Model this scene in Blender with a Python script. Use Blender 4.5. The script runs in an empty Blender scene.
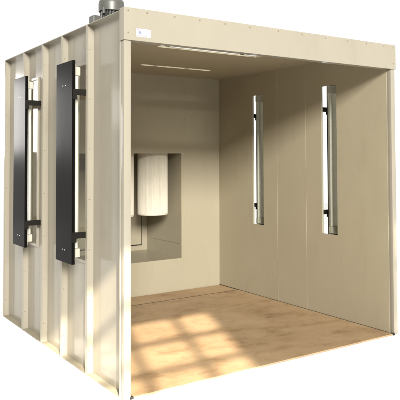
import bpy, bmesh, math, random
from mathutils import Vector, Matrix
random.seed(7)
sc = bpy.context.scene
COL = sc.collection
R = math.radians

# ---------------------------------------------------------------- dimensions (metres)
W, D, H = 2.606, 2.66, 2.50        # booth outer width, depth, height
T = 0.055                          # flange depth of the wall panels
HB = 2.298                         # underside of the front header
HC = 2.474                         # ceiling
SEAMS = [0.040, 0.600, 1.100, 1.555, 2.060, 2.655]
SLOTS = {1: (0.660, 0.870), 3: (1.790, 1.985)}
SZ0, SZ1 = 0.790, 2.225

# ---------------------------------------------------------------- materials
def nt(name):
    m = bpy.data.materials.new(name); m.use_nodes = True
    t = m.node_tree
    return m, t, t.nodes['Principled BSDF']

def node(t, kind, **kw):
    n = t.nodes.new(kind)
    for k, v in kw.items():
        if k.startswith('i_'):
            n.inputs[k[2:].replace('_', ' ')].default_value = v
        else:
            setattr(n, k, v)
    return n

def ramp(t, fac, stops):
    r = t.nodes.new('ShaderNodeValToRGB')
    el = r.color_ramp.elements
    while len(el) < len(stops): el.new(0.5)
    for e, (p, c) in zip(el, stops):
        e.position = p; e.color = (*c, 1)
    t.links.new(fac, r.inputs['Fac'])
    return r.outputs['Color']

def coords(t, scale=(1, 1, 1)):
    g = t.nodes.new('ShaderNodeNewGeometry')
    mp = t.nodes.new('ShaderNodeMapping'); mp.inputs['Scale'].default_value = scale
    t.links.new(g.outputs['Position'], mp.inputs['Vector'])
    return mp.outputs['Vector']

def noise(t, vec, scale, detail=4, rough=.55, dist=0):
    n = node(t, 'ShaderNodeTexNoise'); n.inputs['Scale'].default_value = scale
    n.inputs['Detail'].default_value = detail; n.inputs['Roughness'].default_value = rough
    n.inputs['Distortion'].default_value = dist
    t.links.new(vec, n.inputs['Vector'])
    return n.outputs['Fac']

def bump(t, p, fac, strength, dist):
    b = node(t, 'ShaderNodeBump'); b.inputs['Strength'].default_value = strength
    b.inputs['Distance'].default_value = dist
    t.links.new(fac, b.inputs['Height'])
    t.links.new(b.outputs['Normal'], p.inputs['Normal'])
    return b

def paint(name, c0, c1, rough, spec=.5, wave=.004, metal=0, grime=.18):
    m, t, p = nt(name)
    v = coords(t)
    f = noise(t, v, 2.3, 6, .6)
    gm = node(t, 'ShaderNodeMix', data_type='RGBA', blend_type='MULTIPLY'); gm.inputs['Factor'].default_value = grime
    t.links.new(ramp(t, f, [(.3, c0), (.7, c1)]), gm.inputs[6])
    g1 = noise(t, coords(t, (2.2, 2.2, .5)), 3.4, 7, .68)
    t.links.new(ramp(t, g1, [(.30, (.70, .66, .58)), (.46, (1, 1, 1))]), gm.inputs[7])
    gm2 = node(t, 'ShaderNodeMix', data_type='RGBA', blend_type='MULTIPLY'); gm2.inputs['Factor'].default_value = grime
    t.links.new(gm.outputs[2], gm2.inputs[6])
    g2 = noise(t, v, 34, 3, .7)
    t.links.new(ramp(t, g2, [(.27, (.72, .68, .60)), (.34, (1, 1, 1))]), gm2.inputs[7])
    t.links.new(gm2.outputs[2], p.inputs['Base Color'])
    f2 = noise(t, v, 1.4, 2, .5)
    mr = node(t, 'ShaderNodeMapRange'); mr.inputs['To Min'].default_value = rough*.88; mr.inputs['To Max'].default_value = rough*1.12
    t.links.new(f2, mr.inputs['Value']); t.links.new(mr.outputs[0], p.inputs['Roughness'])
    p.inputs['Specular IOR Level'].default_value = spec
    p.inputs['Metallic'].default_value = metal
    if wave:
        f3 = noise(t, coords(t, (1, 1.6, .8)), 2.2, 2, .4)
        bump(t, p, f3, .12, wave*6)
    return m

M = {}
M['cream'] = paint('cream_powder_coat', (.268, .242, .190), (.284, .257, .202), .16, .24)
M['cream_lit_matt'] = paint('cream_lit_matt_coat', (.328, .284, .194), (.344, .298, .205), .48, .15)  # same cream paint, colour lightened and yellowed to carry the indoor light
M['cream_lit_inner'] = paint('cream_lit_inner_coat', (.312, .275, .194), (.328, .289, .204), .32, .3)  # same cream again, interior light put in as a lighter, warmer colour
M['cream_dull_flange'] = paint('cream_dull_flange_coat', (.30, .265, .19), (.34, .30, .22), .8, .05, 0, 0, .5)
M['sealant'] = paint('sealant', (.42, .375, .27), (.46, .41, .30), .5, wave=0)
M['black'] = paint('black_coat', (.004, .0036, .003), (.006, .0055, .005), .22, .018, .002)
M['bracket'] = paint('bracket_coat', (.008, .007, .006), (.012, .011, .009), .5, .1, 0)
M['grey_metal'] = paint('aluminium', (.70, .71, .67), (.76, .76, .72), .30, .5, 0, .1)
M['bolt'] = paint('zinc_bolt', (.17, .13, .08), (.22, .17, .11), .45, .4, 0, .2)
M['dark_bolt'] = paint('dark_bolt', (.15, .125, .085), (.20, .17, .12), .5, .4, 0, .2)
M['motor'] = paint('motor_grey', (.085, .085, .075), (.12, .12, .105), .42, .5, 0, .2)
M['motor_dark'] = paint('motor_dark', (.03, .03, .028), (.045, .045, .04), .5, .4, 0, .1)
M['gap_shade_brown'] = paint('gap_shade_brown', (.045, .034, .024), (.07, .054, .038), .7, .2, 0)  # shade of the floor gaps as a colour
M['rubber'] = paint('rubber', (.012, .011, .010), (.02, .018, .016), .7, .3, 0)
M['white_plastic'] = paint('white_plastic', (.66, .65, .63), (.70, .69, .67), .4, .3, 0)
M['tube'] = paint('tube_glass', (.55, .53, .46), (.60, .58, .50), .25, .4, 0)
M['holder'] = paint('holder_plastic', (.40, .37, .30), (.44, .41, .34), .5, .3, 0)
M['violet_ink'] = paint('violet_ink', (.21, .17, .31), (.25, .20, .35), .5, .4, 0)
M['blue_ink'] = paint('blue_ink', (.17, .18, .28), (.21, .22, .33), .5, .4, 0)

# glass : thin pane
m = bpy.data.materials.new('window_glass'); m.use_nodes = True; t = m.node_tree
t.nodes.remove(t.nodes['Principled BSDF'])
tr = node(t, 'ShaderNodeBsdfTransparent'); tr.inputs['Color'].default_value = (.97, .98, .965, 1)
gl = node(t, 'ShaderNodeBsdfGlossy'); gl.inputs['Roughness'].default_value = .03
lw = node(t, 'ShaderNodeLayerWeight'); lw.inputs['Blend'].default_value = .5
pw = node(t, 'ShaderNodeMath', operation='POWER'); pw.inputs[1].default_value = 5
t.links.new(lw.outputs['Facing'], pw.inputs[0])
fr = node(t, 'ShaderNodeMath', operation='MULTIPLY_ADD'); fr.inputs[1].default_value = .12; fr.inputs[2].default_value = .012
t.links.new(pw.outputs[0], fr.inputs[0])
mx = node(t, 'ShaderNodeMixShader')
t.links.new(fr.outputs[0], mx.inputs['Fac']); t.links.new(tr.outputs[0], mx.inputs[1]); t.links.new(gl.outputs[0], mx.inputs[2])
t.links.new(mx.outputs[0], t.nodes['Material Output'].inputs['Surface'])
M['glass'] = m

# plywood
m, t, p = nt('plywood')
v = coords(t)
grain = noise(t, coords(t, (1.0, 9, 1)), 5.0, 5, .6, .15)
blot = noise(t, v, 1.3, 5, .55)
mixf = node(t, 'ShaderNodeMix', data_type='FLOAT'); mixf.inputs['Factor'].default_value = .72
t.links.new(grain, mixf.inputs[2]); t.links.new(blot, mixf.inputs[3])
c1 = ramp(t, mixf.outputs[0], [(.34, (.315, .208, .115)), (.47, (.385, .265, .152)), (.56, (.418, .294, .171)), (.70, (.455, .33, .197))])
mc = node(t, 'ShaderNodeMix', data_type='RGBA', blend_type='MULTIPLY'); mc.inputs['Factor'].default_value = .8
t.links.new(c1, mc.inputs[6])
smudge = noise(t, coords(t, (1, 1.7, 1)), 3.1, 7, .68, .3)
t.links.new(ramp(t, smudge, [(.34, (.64, .575, .50)), (.45, (.92, .90, .87)), (.53, (1, 1, 1))]), mc.inputs[7])
streak = noise(t, coords(t, (1.2, 12, 1)), 9, 6, .6)
mc2 = node(t, 'ShaderNodeMix', data_type='RGBA', blend_type='MULTIPLY'); mc2.inputs['Factor'].default_value = .45
t.links.new(mc.outputs[2], mc2.inputs[6]); t.links.new(ramp(t, streak, [(.30, (.62, .54, .45)), (.42, (1, 1, 1))]), mc2.inputs[7])
t.links.new(mc2.outputs[2], p.inputs['Base Color'])
p.inputs['Roughness'].default_value = .55; p.inputs['Specular IOR Level'].default_value = .2
bump(t, p, grain, .15, .003)
M['plywood'] = m

# filter paper : pale pleated fleece
m, t, p = nt('filter_fleece')
f = noise(t, coords(t, (1, 1, .06)), 60, 4, .6)
f2 = noise(t, coords(t, (1, 1, .5)), 6, 5, .6)
mm = node(t, 'ShaderNodeMix', data_type='FLOAT'); mm.inputs['Factor'].default_value = .45
t.links.new(f, mm.inputs[2]); t.links.new(f2, mm.inputs[3])
t.links.new(ramp(t, mm.outputs[0], [(.35, (.52, .48, .385)), (.62, (.585, .545, .45))]), p.inputs['Base Color'])
p.inputs['Roughness'].default_value = .85; p.inputs['Specular IOR Level'].default_value = .15
M['fleece'] = m

m, t, p = nt('white_floor')
t.links.new(ramp(t, noise(t, coords(t), .8, 3), [(.3, (.955, .955, .95)), (.7, (.97, .97, .965))]), p.inputs['Base Color'])
p.inputs['Roughness'].default_value = .8; p.inputs['Specular IOR Level'].default_value = .1
M['ground'] = m

# ---------------------------------------------------------------- mesh helpers
def box(bm, x0, x1, y0, y1, z0, z1, bevel=0):
    n0 = len(bm.verts)
    vs = [bm.verts.new((x, y, z)) for x in (x0, x1) for y in (y0, y1) for z in (z0, z1)]
    q = [(0, 1, 3, 2), (4, 6, 7, 5), (0, 4, 5, 1), (2, 3, 7, 6), (0, 2, 6, 4), (1, 5, 7, 3)]
    fs = [bm.faces.new([vs[i] for i in f]) for f in q]
    bmesh.ops.recalc_face_normals(bm, faces=fs)
    if bevel:
        es = list({e for f in fs for e in f.edges})
        bmesh.ops.bevel(bm, geom=es, offset=bevel, segments=2, affect='EDGES', profile=.6)
    return fs

def sheet(bm, us, vs, hole, place, thick):
    """flat sheet on a grid of cuts; hole(u, v) -> True leaves a cell out; thick = extrusion vector"""
    grid = {}
    def V(i, j):
        if (i, j) not in grid: grid[i, j] = bm.verts.new(place(us[i], vs[j]))
        return grid[i, j]
    fs = []
    for i in range(len(us)-1):
        for j in range(len(vs)-1):
            if hole((us[i]+us[i+1])/2, (vs[j]+vs[j+1])/2): continue
            fs.append(bm.faces.new([V(i, j), V(i+1, j), V(i+1, j+1), V(i, j+1)]))
    r = bmesh.ops.extrude_face_region(bm, geom=fs, use_keep_orig=True)
    bmesh.ops.translate(bm, verts=[g for g in r['geom'] if isinstance(g, bmesh.types.BMVert)], vec=thick)
    bmesh.ops.recalc_face_normals(bm, faces=bm.faces[:])

def lathe(bm, prof, cx, cy, n=40, star=None):
    """prof: list of (radius, z), closed at the axis when radius is 0; star(k) scales the radius of column k"""
    rings = []
    for r, z in prof:
        if r == 0: rings.append([bm.verts.new((cx, cy, z))])
        else:
            rings.append([bm.verts.new((cx+r*(star(k) if star else 1)*math.cos(2*math.pi*k/n),
                                        cy+r*(star(k) if star else 1)*math.sin(2*math.pi*k/n), z)) for k in range(n)])
    for a, b in zip(rings, rings[1:]):
        for k in range(n):
            k2 = (k+1) % n
            if len(a) == 1 and len(b) == 1: continue
            if len(a) == 1: bm.faces.new([a[0], b[k], b[k2]])
            elif len(b) == 1: bm.faces.new([a[k], b[0], a[k2]])
            else: bm.faces.new([a[k], b[k], b[k2], a[k2]])
    bmesh.ops.recalc_face_normals(bm, faces=bm.faces[:])

WPOS = {}
def empty(name, loc):
    o = bpy.data.objects.new(name, None); COL.objects.link(o)
    o.location = loc; o.empty_display_size = .1
    WPOS[o] = Vector(loc)
    return o

def obj(name, bm, mat, parent=None, smooth=False):
    """link bm (given in world coordinates) as ONE mesh object with its origin at its centre"""
    lo = Vector([min(v.co[i] for v in bm.verts) for i in range(3)])
    hi = Vector([max(v.co[i] for v in bm.verts) for i in range(3)])
    c = (lo+hi)/2
    if parent is None: c.z = lo.z
    bmesh.ops.translate(bm, verts=bm.verts[:], vec=-c)
    me = bpy.data.meshes.new(name); bm.to_mesh(me); bm.free()
    me.materials.append(mat)
    if smooth:
        for p in me.polygons: p.use_smooth = True
        try: me.set_sharp_from_angle(angle=R(35))
        except Exception: pass
    o = bpy.data.objects.new(name, me); COL.objects.link(o)
    WPOS[o] = c
    if parent:
        o.parent = parent; o.location = c-WPOS[parent]
    else: o.location = c
    return o

def clone(o, parent, world):
    c = o.copy(); COL.objects.link(c); c.parent = parent
    c.location = Vector(world)-WPOS[parent]; WPOS[c] = Vector(world)
    return c

def tag(o, label=None, cat=None, group=None, kind=None):
    if label: o['label'] = label
    if cat: o['category'] = cat
    if group: o['group'] = group
    if kind: o['kind'] = kind
    return o

def mir(bm, right):
    """mirror a mesh built for the left wall over to the right wall"""
    if right:
        for v in bm.verts: v.co.x = W-v.co.x
        bmesh.ops.reverse_faces(bm, faces=bm.faces[:])
        bmesh.ops.recalc_face_normals(bm, faces=bm.faces[:])
    return bm

def screw_bm(axis, r=.006, h=.004):
    bm = bmesh.new()
    lathe(bm, [(0, h), (r*.75, h), (r, h*.45), (r, 0), (0, 0)], 0, 0, 12)
    if axis == '-y': bmesh.ops.rotate(bm, verts=bm.verts[:], matrix=Matrix.Rotation(R(90), 3, 'X'))
    if axis == '-x': bmesh.ops.rotate(bm, verts=bm.verts[:], matrix=Matrix.Rotation(R(-90), 3, 'Y'))
    if axis == '+x': bmesh.ops.rotate(bm, verts=bm.verts[:], matrix=Matrix.Rotation(R(90), 3, 'Y'))
    return bm

proto = {}
def screw(name, axis, mat, parent, world, r=.006, h=.004):
    k = (name, axis, mat.name, r)
    if k not in proto:
        o = obj(name, screw_bm(axis, r, h), mat, parent)
        o.location = Vector(world)-WPOS[parent]; WPOS[o] = Vector(world)
        proto[k] = o
        return o
    return clone(proto[k], parent, world)

# ---------------------------------------------------------------- the setting
bm = bmesh.new()
bm.faces.new([bm.verts.new(p) for p in ((-11, -11, 0), (13, -11, 0), (13, 13, 0), (-11, 13, 0))])
g = obj('ground', bm, M['ground']); tag(g, kind='structure')

# ---------------------------------------------------------------- the booth
booth = empty('spray_booth', (W/2, D/2, 0))
tag(booth, 'cream sheet-metal spray booth with open front and ribbed side walls', 'spray booth')

TH = .003
for right in (False, True):
    for k in range(5):
        y0, y1 = SEAMS[k]+.0015, SEAMS[k+1]-.0015
        bm = bmesh.new()
        slot = SLOTS.get(k)
        us = [y0, y1] if not slot else [y0, slot[0], slot[1], y1]
        vs = [0.003, H] if not slot else [0.003, SZ0, SZ1, H]
        hole = (lambda u, v: slot[0] < u < slot[1] and SZ0 < v < SZ1) if slot else (lambda u, v: False)
        sheet(bm, us, vs, hole, lambda u, v: (T, u, v), (-TH, 0, 0))
        f = .006                                                   # flanges folded outward on four sides, each with a return lip
        box(bm, 0, T-TH, y0, y0+f, .003, H)
        box(bm, 0, T-TH, y1-f, y1, .003, H)
        box(bm, 0, T-TH, y0+f, y1-f, H-.005, H)
        box(bm, 0, T-TH, y0+f, y1-f, .003, .008)
        box(bm, 0, .003, y0+f, y0+f+.010, .008, H-.005)
        box(bm, 0, .003, y1-f-.010, y1-f, .008, H-.005)
        wp = obj('wall_panel', mir(bm, right), M['cream_lit_matt' if right else 'cream'], booth)
        wp.data.materials.append(M['cream_dull_flange'])                  # lower flange dulled to suppress the back lamp's double reflection
        for p_ in wp.data.polygons:
            if p_.center.z+WPOS[wp].z < .0095 and p_.normal.z > .5: p_.material_index = 1
        X = (lambda x: W-x) if right else (lambda x: x)
        for z in [h*.36+.16 for h in range(7)]:                    # flange bolts, seen on the ribs
            screw('bolt', '-y', M['bolt'], wp, (X(.022), y1-f, z), .0042, .003)
        if slot:
            a, b = slot
            bm = bmesh.new()                                       # collar round the slot
            c = .022
            box(bm, .034, T-TH, a-c, a-.001, SZ0-c, SZ1+c, .001)
            box(bm, .034, T-TH, b+.001, b+c, SZ0-c, SZ1+c, .001)
            box(bm, .034, T-TH, a-.001, b+.001, SZ0-c, SZ0-.001, .001)
            box(bm, .034, T-TH, a-.001, b+.001, SZ1+.001, SZ1+c, .001)
            obj('window_frame', mir(bm, right), M['cream'], wp)
            bm = bmesh.new()
            box(bm, .042, .046, a, b, SZ0, SZ1)
            obj('window_pane', mir(bm, right), M['glass'], wp)
    for y in SEAMS[1:5]:                                           # sealed joints between the panels
        bm = bmesh.new()
        box(bm, .004, T+(.0012 if y in (1.1, 1.555) else -.0004), y-.0014, y+.0014, .004, HC-.002)
        obj('joint_seal', mir(bm, right), M['sealant' if y in (1.1, 1.555) else 'cream_lit_matt' if right else 'cream'], booth)
    bm = bmesh.new()                                               # folded front post
    box(bm, .003, .052, -.006, .034, .006, HB-.002, .003)
    box(bm, .046, .0515, .034, .0395, .006, HB-.002)
    obj('front_post', mir(bm, right), M['cream'], booth, True)
    bm = bmesh.new()
    box(bm, .046, .070, -.012, .020, 0.0005, .016, .003)
    obj('rubber_foot', mir(bm, right), M['rubber'], booth)

# header across the opening, with rivets and a small sticker
bm = bmesh.new()
box(bm, -.003, W+.003, -.016, -.010, HB, H+.010, .0015)
box(bm, -.003, W+.003, -.010, .052, HB, HB+.004)
box(bm, -.003, W+.003, -.010, .052, H+.006, H+.010)
box(bm, -.003, .001, -.010, .038, HB+.004, H+.006)
box(bm, W-.001, W+.003, -.010, .038, HB+.004, H+.006)
header = obj('header', bm, M['cream'], booth)
xs = [.028, .165, .375, .575, .79, 1.01, 1.28, 1.52, 1.77, 2.02, 2.24, 2.45]
for x in xs: screw('rivet', '-y', M['dark_bolt'], header, (x, -.016, H-.012), .0062, .0035)
for x, z in ((.028, 2.345), (W-.03, H-.016), (W-.03, 2.345)): screw('rivet', '-y', M['dark_bolt'], header, (x, -.016, z), .0062, .0035)
bm = bmesh.new(); box(bm, .084, .190, -.0172, -.0162, 2.326, 2.378)
st = obj('sticker', bm, M['white_plastic'], header); tag(st, 'small white sticker with violet outlines')
bm = bmesh.new()
def outline(x0, x1, z0, z1, w=.0034):
    y0, y1 = -.0178, -.0173
    box(bm, x0, x1, y0, y1, z1-w, z1); box(bm, x0, x1, y0, y1, z0, z0+w)
    box(bm, x0, x0+w, y0, y1, z0+w, z1-w); box(bm, x1-w, x1, y0, y1, z0+w, z1-w)
outline(.088, .137, 2.332, 2.373); outline(.146, .185, 2.329, 2.372)
obj('printed_outline', bm, M['violet_ink'], header)
bm = bmesh.new()
box(bm, .102, .121, -.0178, -.0173, 2.342, 2.362, .0002)
obj('printed_symbol', bm, M['blue_ink'], header)

# roof panel with two slots
CS = {0: (.865, 1.015), 1: (1.985, 2.055)}
CXS = {0: (.80, 1.86), 1: (1.17, 2.02)}
bm = bmesh.new()
sheet(bm, [T+.0003, .80, 1.17, 1.86, 2.02, W-T-.0003], [.0525, CS[0][0], CS[0][1], CS[1][0], CS[1][1], 2.6553],
      lambda u, v: any(CS[k][0] < v < CS[k][1] and CXS[k][0] < u < CXS[k][1] for k in CS), lambda u, v: (u, v, HC), (0, 0, .006))
roof = obj('roof_panel', bm, M['cream_lit_matt'], booth)
for k, ct in ((0, .012), (1, .022)):
    (a, b), (CX0, CX1) = CS[k], CXS[k]
    bm = bmesh.new(); c = .022
    box(bm, CX0-c, CX0-.001, a-c, b+c, HC+.0065, HC+ct, .001); box(bm, CX1+.001, CX1+c, a-c, b+c, HC+.0065, HC+ct, .001)
    box(bm, CX0-.001, CX1+.001, a-c, a-.001, HC+.0065, HC+ct, .001); box(bm, CX0-.001, CX1+.001, b+.001, b+c, HC+.0065, HC+ct, .001)
    obj('window_frame', bm, M['cream'], roof)
    bm = bmesh.new(); box(bm, CX0, CX1, a, b, HC+.0075, HC+.0105)
    obj('window_pane', bm, M['glass'], roof)
for x0, x1 in ((T+.003, T+.006), (W-T-.006, W-T-.003)):            # folded roof edges
    bm = bmesh.new(); box(bm, x0, x1, .056, D-.006, HC+.0065, H-.002)
    obj('roof_edge', bm, M['cream'], booth)

# back wall sheets round the filter opening, and the recess behind it
BY = 2.6555
OX0, OX1, OZ0, OZ1 = .586, 2.020, .375, 1.582
def back(x0, x1, z0, z1):
    bm = bmesh.new(); box(bm, x0, x1, BY, BY+.003, z0, z1)
    return obj('back_panel', bm, M['cream_lit_inner'], booth)
back(0, OX0-.033, .003, H)
br = back(OX1+.033, W, .003, H)
back(OX0-.0325, OX1+.0325, OZ1+.0005, H)
back(OX0-.0325, OX1+.0325, .003, OZ0-.0005)
for a, b in ((OX0-.0325, OX0), (OX1, OX1+.0325)): back(a, b, OZ0, OZ1)
for z in [1.64+.085*i for i in range(9)]:
    screw('rivet', '-y', M['dark_bolt'], br, (OX1+.048, BY, z), .004, .003)
RD = .85; OZT = OZ1+.10
y1 = BY+RD
bm = bmesh.new()
box(bm, OX1, OX1+.003, BY+.0035, y1, OZ0-.003, OZT+.003)
box(bm, OX0-.003, OX0, BY+.0035, y1, OZ0-.003, OZT+.003)
box(bm, OX0, OX1, BY+.0035, y1, OZ0-.003, OZ0)
box(bm, OX0, OX1, BY+.0035, y1, OZT, OZT+.003)
box(bm, OX0-.003, OX1+.003, y1+.0005, y1+.0035, OZ0-.003, OZT+.003)
box(bm, OX1-.004, OX1-.0005, BY+.03, y1-.12, .535, .538)           # folded seam along the side
rec = obj('filter_recess', bm, M['cream_lit_inner'], booth)
bm = bmesh.new(); box(bm, .66, 1.947, y1-.008, y1, .437, OZT-.03)
gk = obj('door_gasket', bm, M['rubber'], rec)
bm = bmesh.new(); box(bm, .672, 1.935, y1-.014, y1-.0085, .449, OZT-.042, .001)
obj('access_door', bm, M['cream_lit_inner'], rec)
# plenum standing behind the back wall, above and round the recess
bm = bmesh.new()
box(bm, .30, W-.30, BY+.06, BY+.95, OZ1+.16, 2.40, .004)
obj('fan_plenum', bm, M['cream'], booth)

# ---------------------------------------------------------------- things
bm = bmesh.new(); box(bm, T+.003, W-T-.003, .0, 2.653, .0005, .0018)
obj('gap_dark_sheet', bm, M['rubber'], booth)  # added dark sheet, makes the gaps round the boards look shaded
for right in (False, True):
    bm = bmesh.new(); box(bm, T+.0005, T+.0055, .045, 2.652, .0022, .0145, .001)
    obj('floor_gap_shade', mir(bm, right), M['gap_shade_brown'], booth)  # dark strip standing in for the shaded gap at the wall base
bm = bmesh.new(); box(bm, T+.013, W-T-.010, 2.2565, 2.2655, .0022, .0145)
obj('floor_gap_shade', bm, M['gap_shade_brown'], booth)  # dark strip in place of the shade between the two sheets
# plywood sheets on the floor
for (a, b, z, lab) in ((-.004, 2.256, .013, 'large stained plywood sheet at the open front with window light on it'),
                       (2.266, 2.642, .009, 'narrow brown plywood strip along the back wall under the filter opening')):
    bm = bmesh.new(); box(bm, T+.012, W-T-.009, a, b, .002, z, .0015)
    o = obj('plywood_sheet', bm, M['plywood']); tag(o, lab, 'floor board', 'plywood sheets on the booth floor')

# filter cartridges
def cartridge(x, y, label):
    e = empty('filter_cartridge', (x, y, .868))
    tag(e, label, 'filter cartridge', 'filter cartridges hanging in the recess')
    n = 216
    bm = bmesh.new()
    st = lambda k: 1.0 if k % 2 else .982
    lathe(bm, [(.176, 1.650), (.177, 1.3), (.177, 1.1), (.176, .888)], x, y, n, st)
    obj('filter_media', bm, M['fleece'], e)
    bm = bmesh.new()
    lathe(bm, [(0, OZT-.001), (.178, OZT-.001), (.180, OZT-.006), (.180, 1.652), (.170, 1.648), (0, 1.648)], x, y, 64)
    obj('top_cap', bm, M['grey_metal'], e, True)
    bm = bmesh.new()
    lathe(bm, [(0, .868), (.168, .868), (.178, .873), (.1785, .889), (.172, .892), (0, .892)], x, y, 64)
    obj('bottom_cap', bm, M['fleece'], e, True)
    return e
cartridge(1.782, 2.915, 'pale pleated filter cartridge in full view at the right of the recess')
cartridge(1.342, 2.915, 'pale filter cartridge mostly hidden behind the left front post')

# light fixtures standing off the side walls
def wall_light(y0, y1, right, label):
    S = (lambda x: W-x) if right else (lambda x: x)
    e = empty('wall_light', (S(0), (y0+y1)/2, .785))
    tag(e, label, 'light fixture', 'tall light fixtures on the side walls')
    z0, z1 = (.755, 2.262) if right else (.783, 2.236)
    bm = bmesh.new()
    box(bm, -.103, -.099, y0, y1, z0, z1, .001)
    for a, b in ((y0, y0+.003), (y1-.003, y1)): box(bm, -.099, -.080, a, b, z0, z1)
    for a, b in ((z0, z0+.003), (z1-.003, z1)): box(bm, -.099, -.080, y0+.003, y1-.003, a, b)
    cv = obj('black_cover', mir(bm, right), M['black'], e)
    ax = '+x' if right else '-x'
    for z in (z0+.09, z1-.17):
        for dy in (-.025, .025):
            screw('rivet', ax, M['grey_metal'], cv, (S(-.103), (y0+y1)/2+dy, z), .0045, .003)
    bm = bmesh.new()
    ym = (y0+y1)/2
    box(bm, -.0985, -.092, y0+.02, y1-.02, z0+.02, z1-.02, .001)
    for a, b in ((y0+.02, y0+.045), (y1-.045, y1-.02)): box(bm, -.092, -.070, a, b, z0+.02, z1-.02, .003)
    obj('reflector', mir(bm, right), M['grey_metal'], e)
    for yy in (ym-.055, ym+.055):
        bm = bmesh.new(); lathe(bm, [(0, z0+.10), (.013, z0+.10), (.013, z1-.10), (0, z1-.10)], -.030, yy, 20)
        obj('lamp_tube', mir(bm, right), M['tube'], e, True)
        for a, b in ((z0+.035, z0+.098), (z1-.098, z1-.035)):
            bm = bmesh.new(); box(bm, -.092, -.008, yy-.020, yy+.020, a, b, .004)
            obj('lamp_holder', mir(bm, right), M['holder'], e)
    for yy, s in ((y0, -1), (y1, 1)):
        for z in (1.985, .965):
            bm = bmesh.new()
            ya, yb = (yy-.005, yy-.0002) if s < 0 else (yy+.0002, yy+.005)
            box(bm, -.100, T-TH-.0005, ya, yb, z, z+.045, .001)
            box(bm, -.100, -.070, ya, yb, z-.028, z+.0003)
            b = obj('bracket', mir(bm, right), M['bracket'], e)
    return e
wall_light(.612, .930, False, 'black-covered light fixture on the outer left wall, nearer the open front')
wall_light(1.678, 1.998, False, 'black-covered light fixture on the outer left wall, nearer the back corner')
wall_light(.612, .930, True, 'light fixture behind the right wall slot nearer the open front')
wall_light(1.775, 2.095, True, 'light fixture behind the right wall slot nearer the back wall')

def roof_light(y0, y1, k, clips, label):
    CX0, CX1 = CXS[k]
    e = empty('ceiling_light', ((CX0+CX1)/2, (y0+y1)/2, HC+.006))
    tag(e, label, 'light fixture', 'light fixtures above the ceiling slots')
    x0, x1 = CX0-.005, CX1+.01
    zt = HC+.15
    bm = bmesh.new()
    box(bm, x0, x1, y0, y1, zt-.001, zt+.003, .001)
    for a, b in ((y0, y0+.003), (y1-.003, y1)): box(bm, x0, x1, a, b, zt-.02, zt-.001)
    obj('black_cover', bm, M['black'], e)
    bm = bmesh.new(); box(bm, x0+.02, x1-.02, y0+.02, y1-.02, zt-.008, zt-.0015, .001)
    obj('reflector', bm, M['grey_metal'], e)
    ym = (y0+y1)/2
    for yy in (ym-.04, ym+.04):
        bm = bmesh.new(); lathe(bm, [(0, x0+.10), (.013, x0+.10), (.013, x1-.10), (0, x1-.10)], 0, 0, 20)
        bmesh.ops.rotate(bm, verts=bm.verts[:], matrix=Matrix.Rotation(R(90), 3, 'Y'))
        bmesh.ops.translate(bm, verts=bm.verts[:], vec=(0, yy, zt-.035))
        obj('lamp_tube', bm, M['tube'], e, True)
    for yy in (y0-.0052, y1+.0002):
        for x in clips:
            bm = bmesh.new(); box(bm, x, x+.045, yy, yy+.005, HC+.0065, zt, .001)
            obj('bracket', bm, M['bracket'], e)
roof_light(.865-.05, 1.015+.03, 0, (.90, 1.70), 'light fixture over the ceiling slot just behind the header')
roof_light(1.985-.05, 2.055+.03, 1, (1.28, 1.66), 'light fixture over the ceiling slot nearer the back wall')

# fan motor on the roof
mxp, myp = .285, .80
e = empty('fan_motor', (mxp, myp, HC+.006)); tag(e, 'dark grey electric fan motor standing upright on the roof edge', 'motor')
bm = bmesh.new()
lathe(bm, [(0, 2.481), (.14, 2.481), (.14, 2.495), (.10, 2.497), (.10, 2.51), (0, 2.51)], mxp, myp, 40); obj('base_flange', bm, M['motor'], e, True)
bm = bmesh.new()
lathe(bm, [(0, 2.51), (.088, 2.51), (.088, 2.668), (0, 2.668)], mxp, myp, 96, lambda k: 1.0 if k % 4 < 2 else .87); obj('motor_body', bm, M['motor_dark'], e)
bm = bmesh.new()
lathe(bm, [(.090, 2.664), (.098, 2.664), (.0985, 2.72), (.096, 2.742), (.088, 2.752), (.05, 2.758), (0, 2.759)], mxp, myp, 56); obj('fan_cowl', bm, M['motor'], e, True)
bm = bmesh.new()
lathe(bm, [(0, 2.7585), (.034, 2.7585), (.034, 2.772), (.028, 2.776), (0, 2.776)], mxp, myp, 32); obj('cap', bm, M['motor_dark'], e, True)
for k in range(4):
    a = k*math.pi/2+.5
    bm = bmesh.new(); box(bm, -.008, .008, -.008, .008, 2.635, 2.685, .002)
    bmesh.ops.translate(bm, verts=bm.verts[:], vec=(mxp+.0965*math.cos(a), myp+.0965*math.sin(a), 0))
    obj('mounting_lug', bm, M['motor'], e)
bm = bmesh.new(); box(bm, mxp-.150, mxp-.080, myp-.005, myp+.085, 2.555, 2.625, .006); obj('terminal_box', bm, M['motor'], e)

# ---------------------------------------------------------------- light
w = bpy.data.worlds.new('World'); sc.world = w; w.use_nodes = True
t = w.node_tree; bg = t.nodes['Background']
bg.inputs['Color'].default_value = (1, .99, .965, 1)
tcw = t.nodes.new('ShaderNodeTexCoord')
dt = node(t, 'ShaderNodeVectorMath', operation='DOT_PRODUCT'); dt.inputs[1].default_value = (.573, .82, .42)
t.links.new(tcw.outputs['Generated'], dt.inputs[0])
sk = node(t, 'ShaderNodeMapRange', interpolation_type='SMOOTHSTEP')      # sky dimmed left and behind the camera to darken outer wall and ceiling
for k_, v_ in (('From Min', -.2), ('From Max', .72), ('To Min', .24), ('To Max', 1.14)): sk.inputs[k_].default_value = v_
t.links.new(dt.outputs['Value'], sk.inputs['Value']); t.links.new(sk.outputs[0], bg.inputs['Strength'])

def aim(o, target):
    o.rotation_euler = (Vector(target)-Vector(o.location)).to_track_quat('-Z', 'Y').to_euler()

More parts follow.
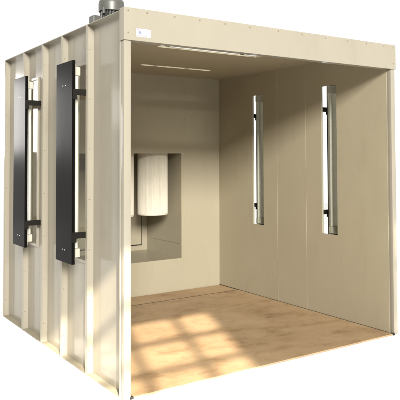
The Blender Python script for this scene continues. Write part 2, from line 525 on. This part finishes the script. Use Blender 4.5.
def area(name, loc, target, sx, sy, power, color):
    l = bpy.data.lights.new(name, 'AREA'); l.shape = 'RECTANGLE'; l.size = sx; l.size_y = sy
    l.energy = power; l.color = color
    o = bpy.data.objects.new(name, l); COL.objects.link(o); o.location = loc; aim(o, target)
    return o
area('key_lamp', (-11.0, -29.5, 12.8), (1.3, 1.0, 1.2), 11, 7, 27500, (1, .98, .935))
area('side_lamp', (-3.0, 6.6, 2.42), (.05, .35, 1.9), .42, .66, 3.2, (1, .96, .88))
area('back_lamp', (-2.80, 11.3, 2.52), (.05, 2.3, 1.8), .62, 1.7, 115, (1, .97, .93))

# low sun falling through a many-paned window far in front of the booth: a lamp with a pane pattern
L = 25.0
d = Vector((-.36, -1, .617)).normalized()
Tg = Vector((0.4, 0, .5))
sp = bpy.data.lights.new('window_light', 'SPOT'); sp.energy = 135000; sp.color = (1, .89, .74)
sp.spot_size = R(16); sp.spot_blend = .1; sp.shadow_soft_size = 0
so = bpy.data.objects.new('window_light', sp); COL.objects.link(so)
so.location = Tg+d*L; aim(so, Tg)
bpy.context.view_layer.update()
mw = so.matrix_world.to_3x3()
ax, ay = mw.col[0].copy(), mw.col[1].copy()
sp.use_nodes = True; t = sp.node_tree
em = t.nodes['Emission']
tc = t.nodes.new('ShaderNodeTexCoord')
sep = t.nodes.new('ShaderNodeSeparateXYZ'); t.links.new(tc.outputs['Normal'], sep.inputs[0])
def math_(op, a, b=None):
    n = t.nodes.new('ShaderNodeMath'); n.operation = op
    for i, q in enumerate((a, b)):
        if q is None: continue
        if isinstance(q, (int, float)): n.inputs[i].default_value = q
        else: t.links.new(q, n.inputs[i])
    return n.outputs[0]
az = math_('ABSOLUTE', sep.outputs[2])
u = math_('MULTIPLY', math_('DIVIDE', sep.outputs[0], az), L)
v = math_('MULTIPLY', math_('DIVIDE', sep.outputs[1], az), L)
x0 = math_('ADD', math_('MULTIPLY', u, 1/ax.x), Tg.x)
z0 = math_('ADD', math_('MULTIPLY', math_('SUBTRACT', v, math_('MULTIPLY', u, ay.x/ax.x)), 1/ay.z), Tg.z)
def band(c, lo, hi, soft):
    def ss(val, a, b):
        n = t.nodes.new('ShaderNodeMapRange'); n.interpolation_type = 'SMOOTHSTEP'
        n.inputs['From Min'].default_value = a; n.inputs['From Max'].default_value = b
        t.links.new(val, n.inputs['Value']); return n.outputs[0]
    return math_('MULTIPLY', ss(c, lo-soft, lo+soft), math_('SUBTRACT', 1, ss(c, hi-soft, hi+soft)))
def total(c, bands, soft):
    r = None
    for lo, hi in bands:
        b = band(c, lo, hi, soft); r = b if r is None else math_('ADD', r, b)
    return r
cols = total(x0, [(-.70, -.31), (-.22, .17), (.26, .655), (.735, 1.03), (2.575, 3.0)], .085)
rows = total(z0, [(-.12, .175), (.245, .56), (.635, .935)], .07)
t.links.new(math_('MULTIPLY', cols, rows), em.inputs['Strength'])

# ---------------------------------------------------------------- camera
cam = bpy.data.cameras.new('Camera'); co = bpy.data.objects.new('Camera', cam); COL.objects.link(co)
sc.camera = co
f, px, py = 638.76, 226.74, 134.84
yaw, pit, roll = R(34.945), R(1.97), R(-.275)
fw = Vector((math.sin(yaw)*math.cos(pit), math.cos(yaw)*math.cos(pit), math.sin(pit)))
rt = Vector((math.cos(yaw), -math.sin(yaw), 0)); up = rt.cross(fw)
r2 = rt*math.cos(roll)+up*math.sin(roll); u2 = -rt*math.sin(roll)+up*math.cos(roll)
mat = Matrix((r2, u2, -fw)).transposed().to_4x4()
mat.translation = Vector((-1.8001, -3.7350, 1.5401))
co.matrix_world = mat
cam.sensor_width = 36; cam.sensor_fit = 'HORIZONTAL'; cam.lens = 36*f/400
cam.shift_x = (200-px)/400; cam.shift_y = (py-200)/400
cam.clip_start = .05; cam.clip_end = 2000

# ---------------------------------------------------------------- render settings
sc.render.engine = 'CYCLES'
sc.view_settings.view_transform = 'Standard'; sc.view_settings.look = 'None'
sc.view_settings.exposure = 0; sc.view_settings.gamma = 1
sc.cycles.use_denoising = True
sc.cycles.max_bounces = 10; sc.cycles.diffuse_bounces = 6; sc.cycles.transparent_max_bounces = 16
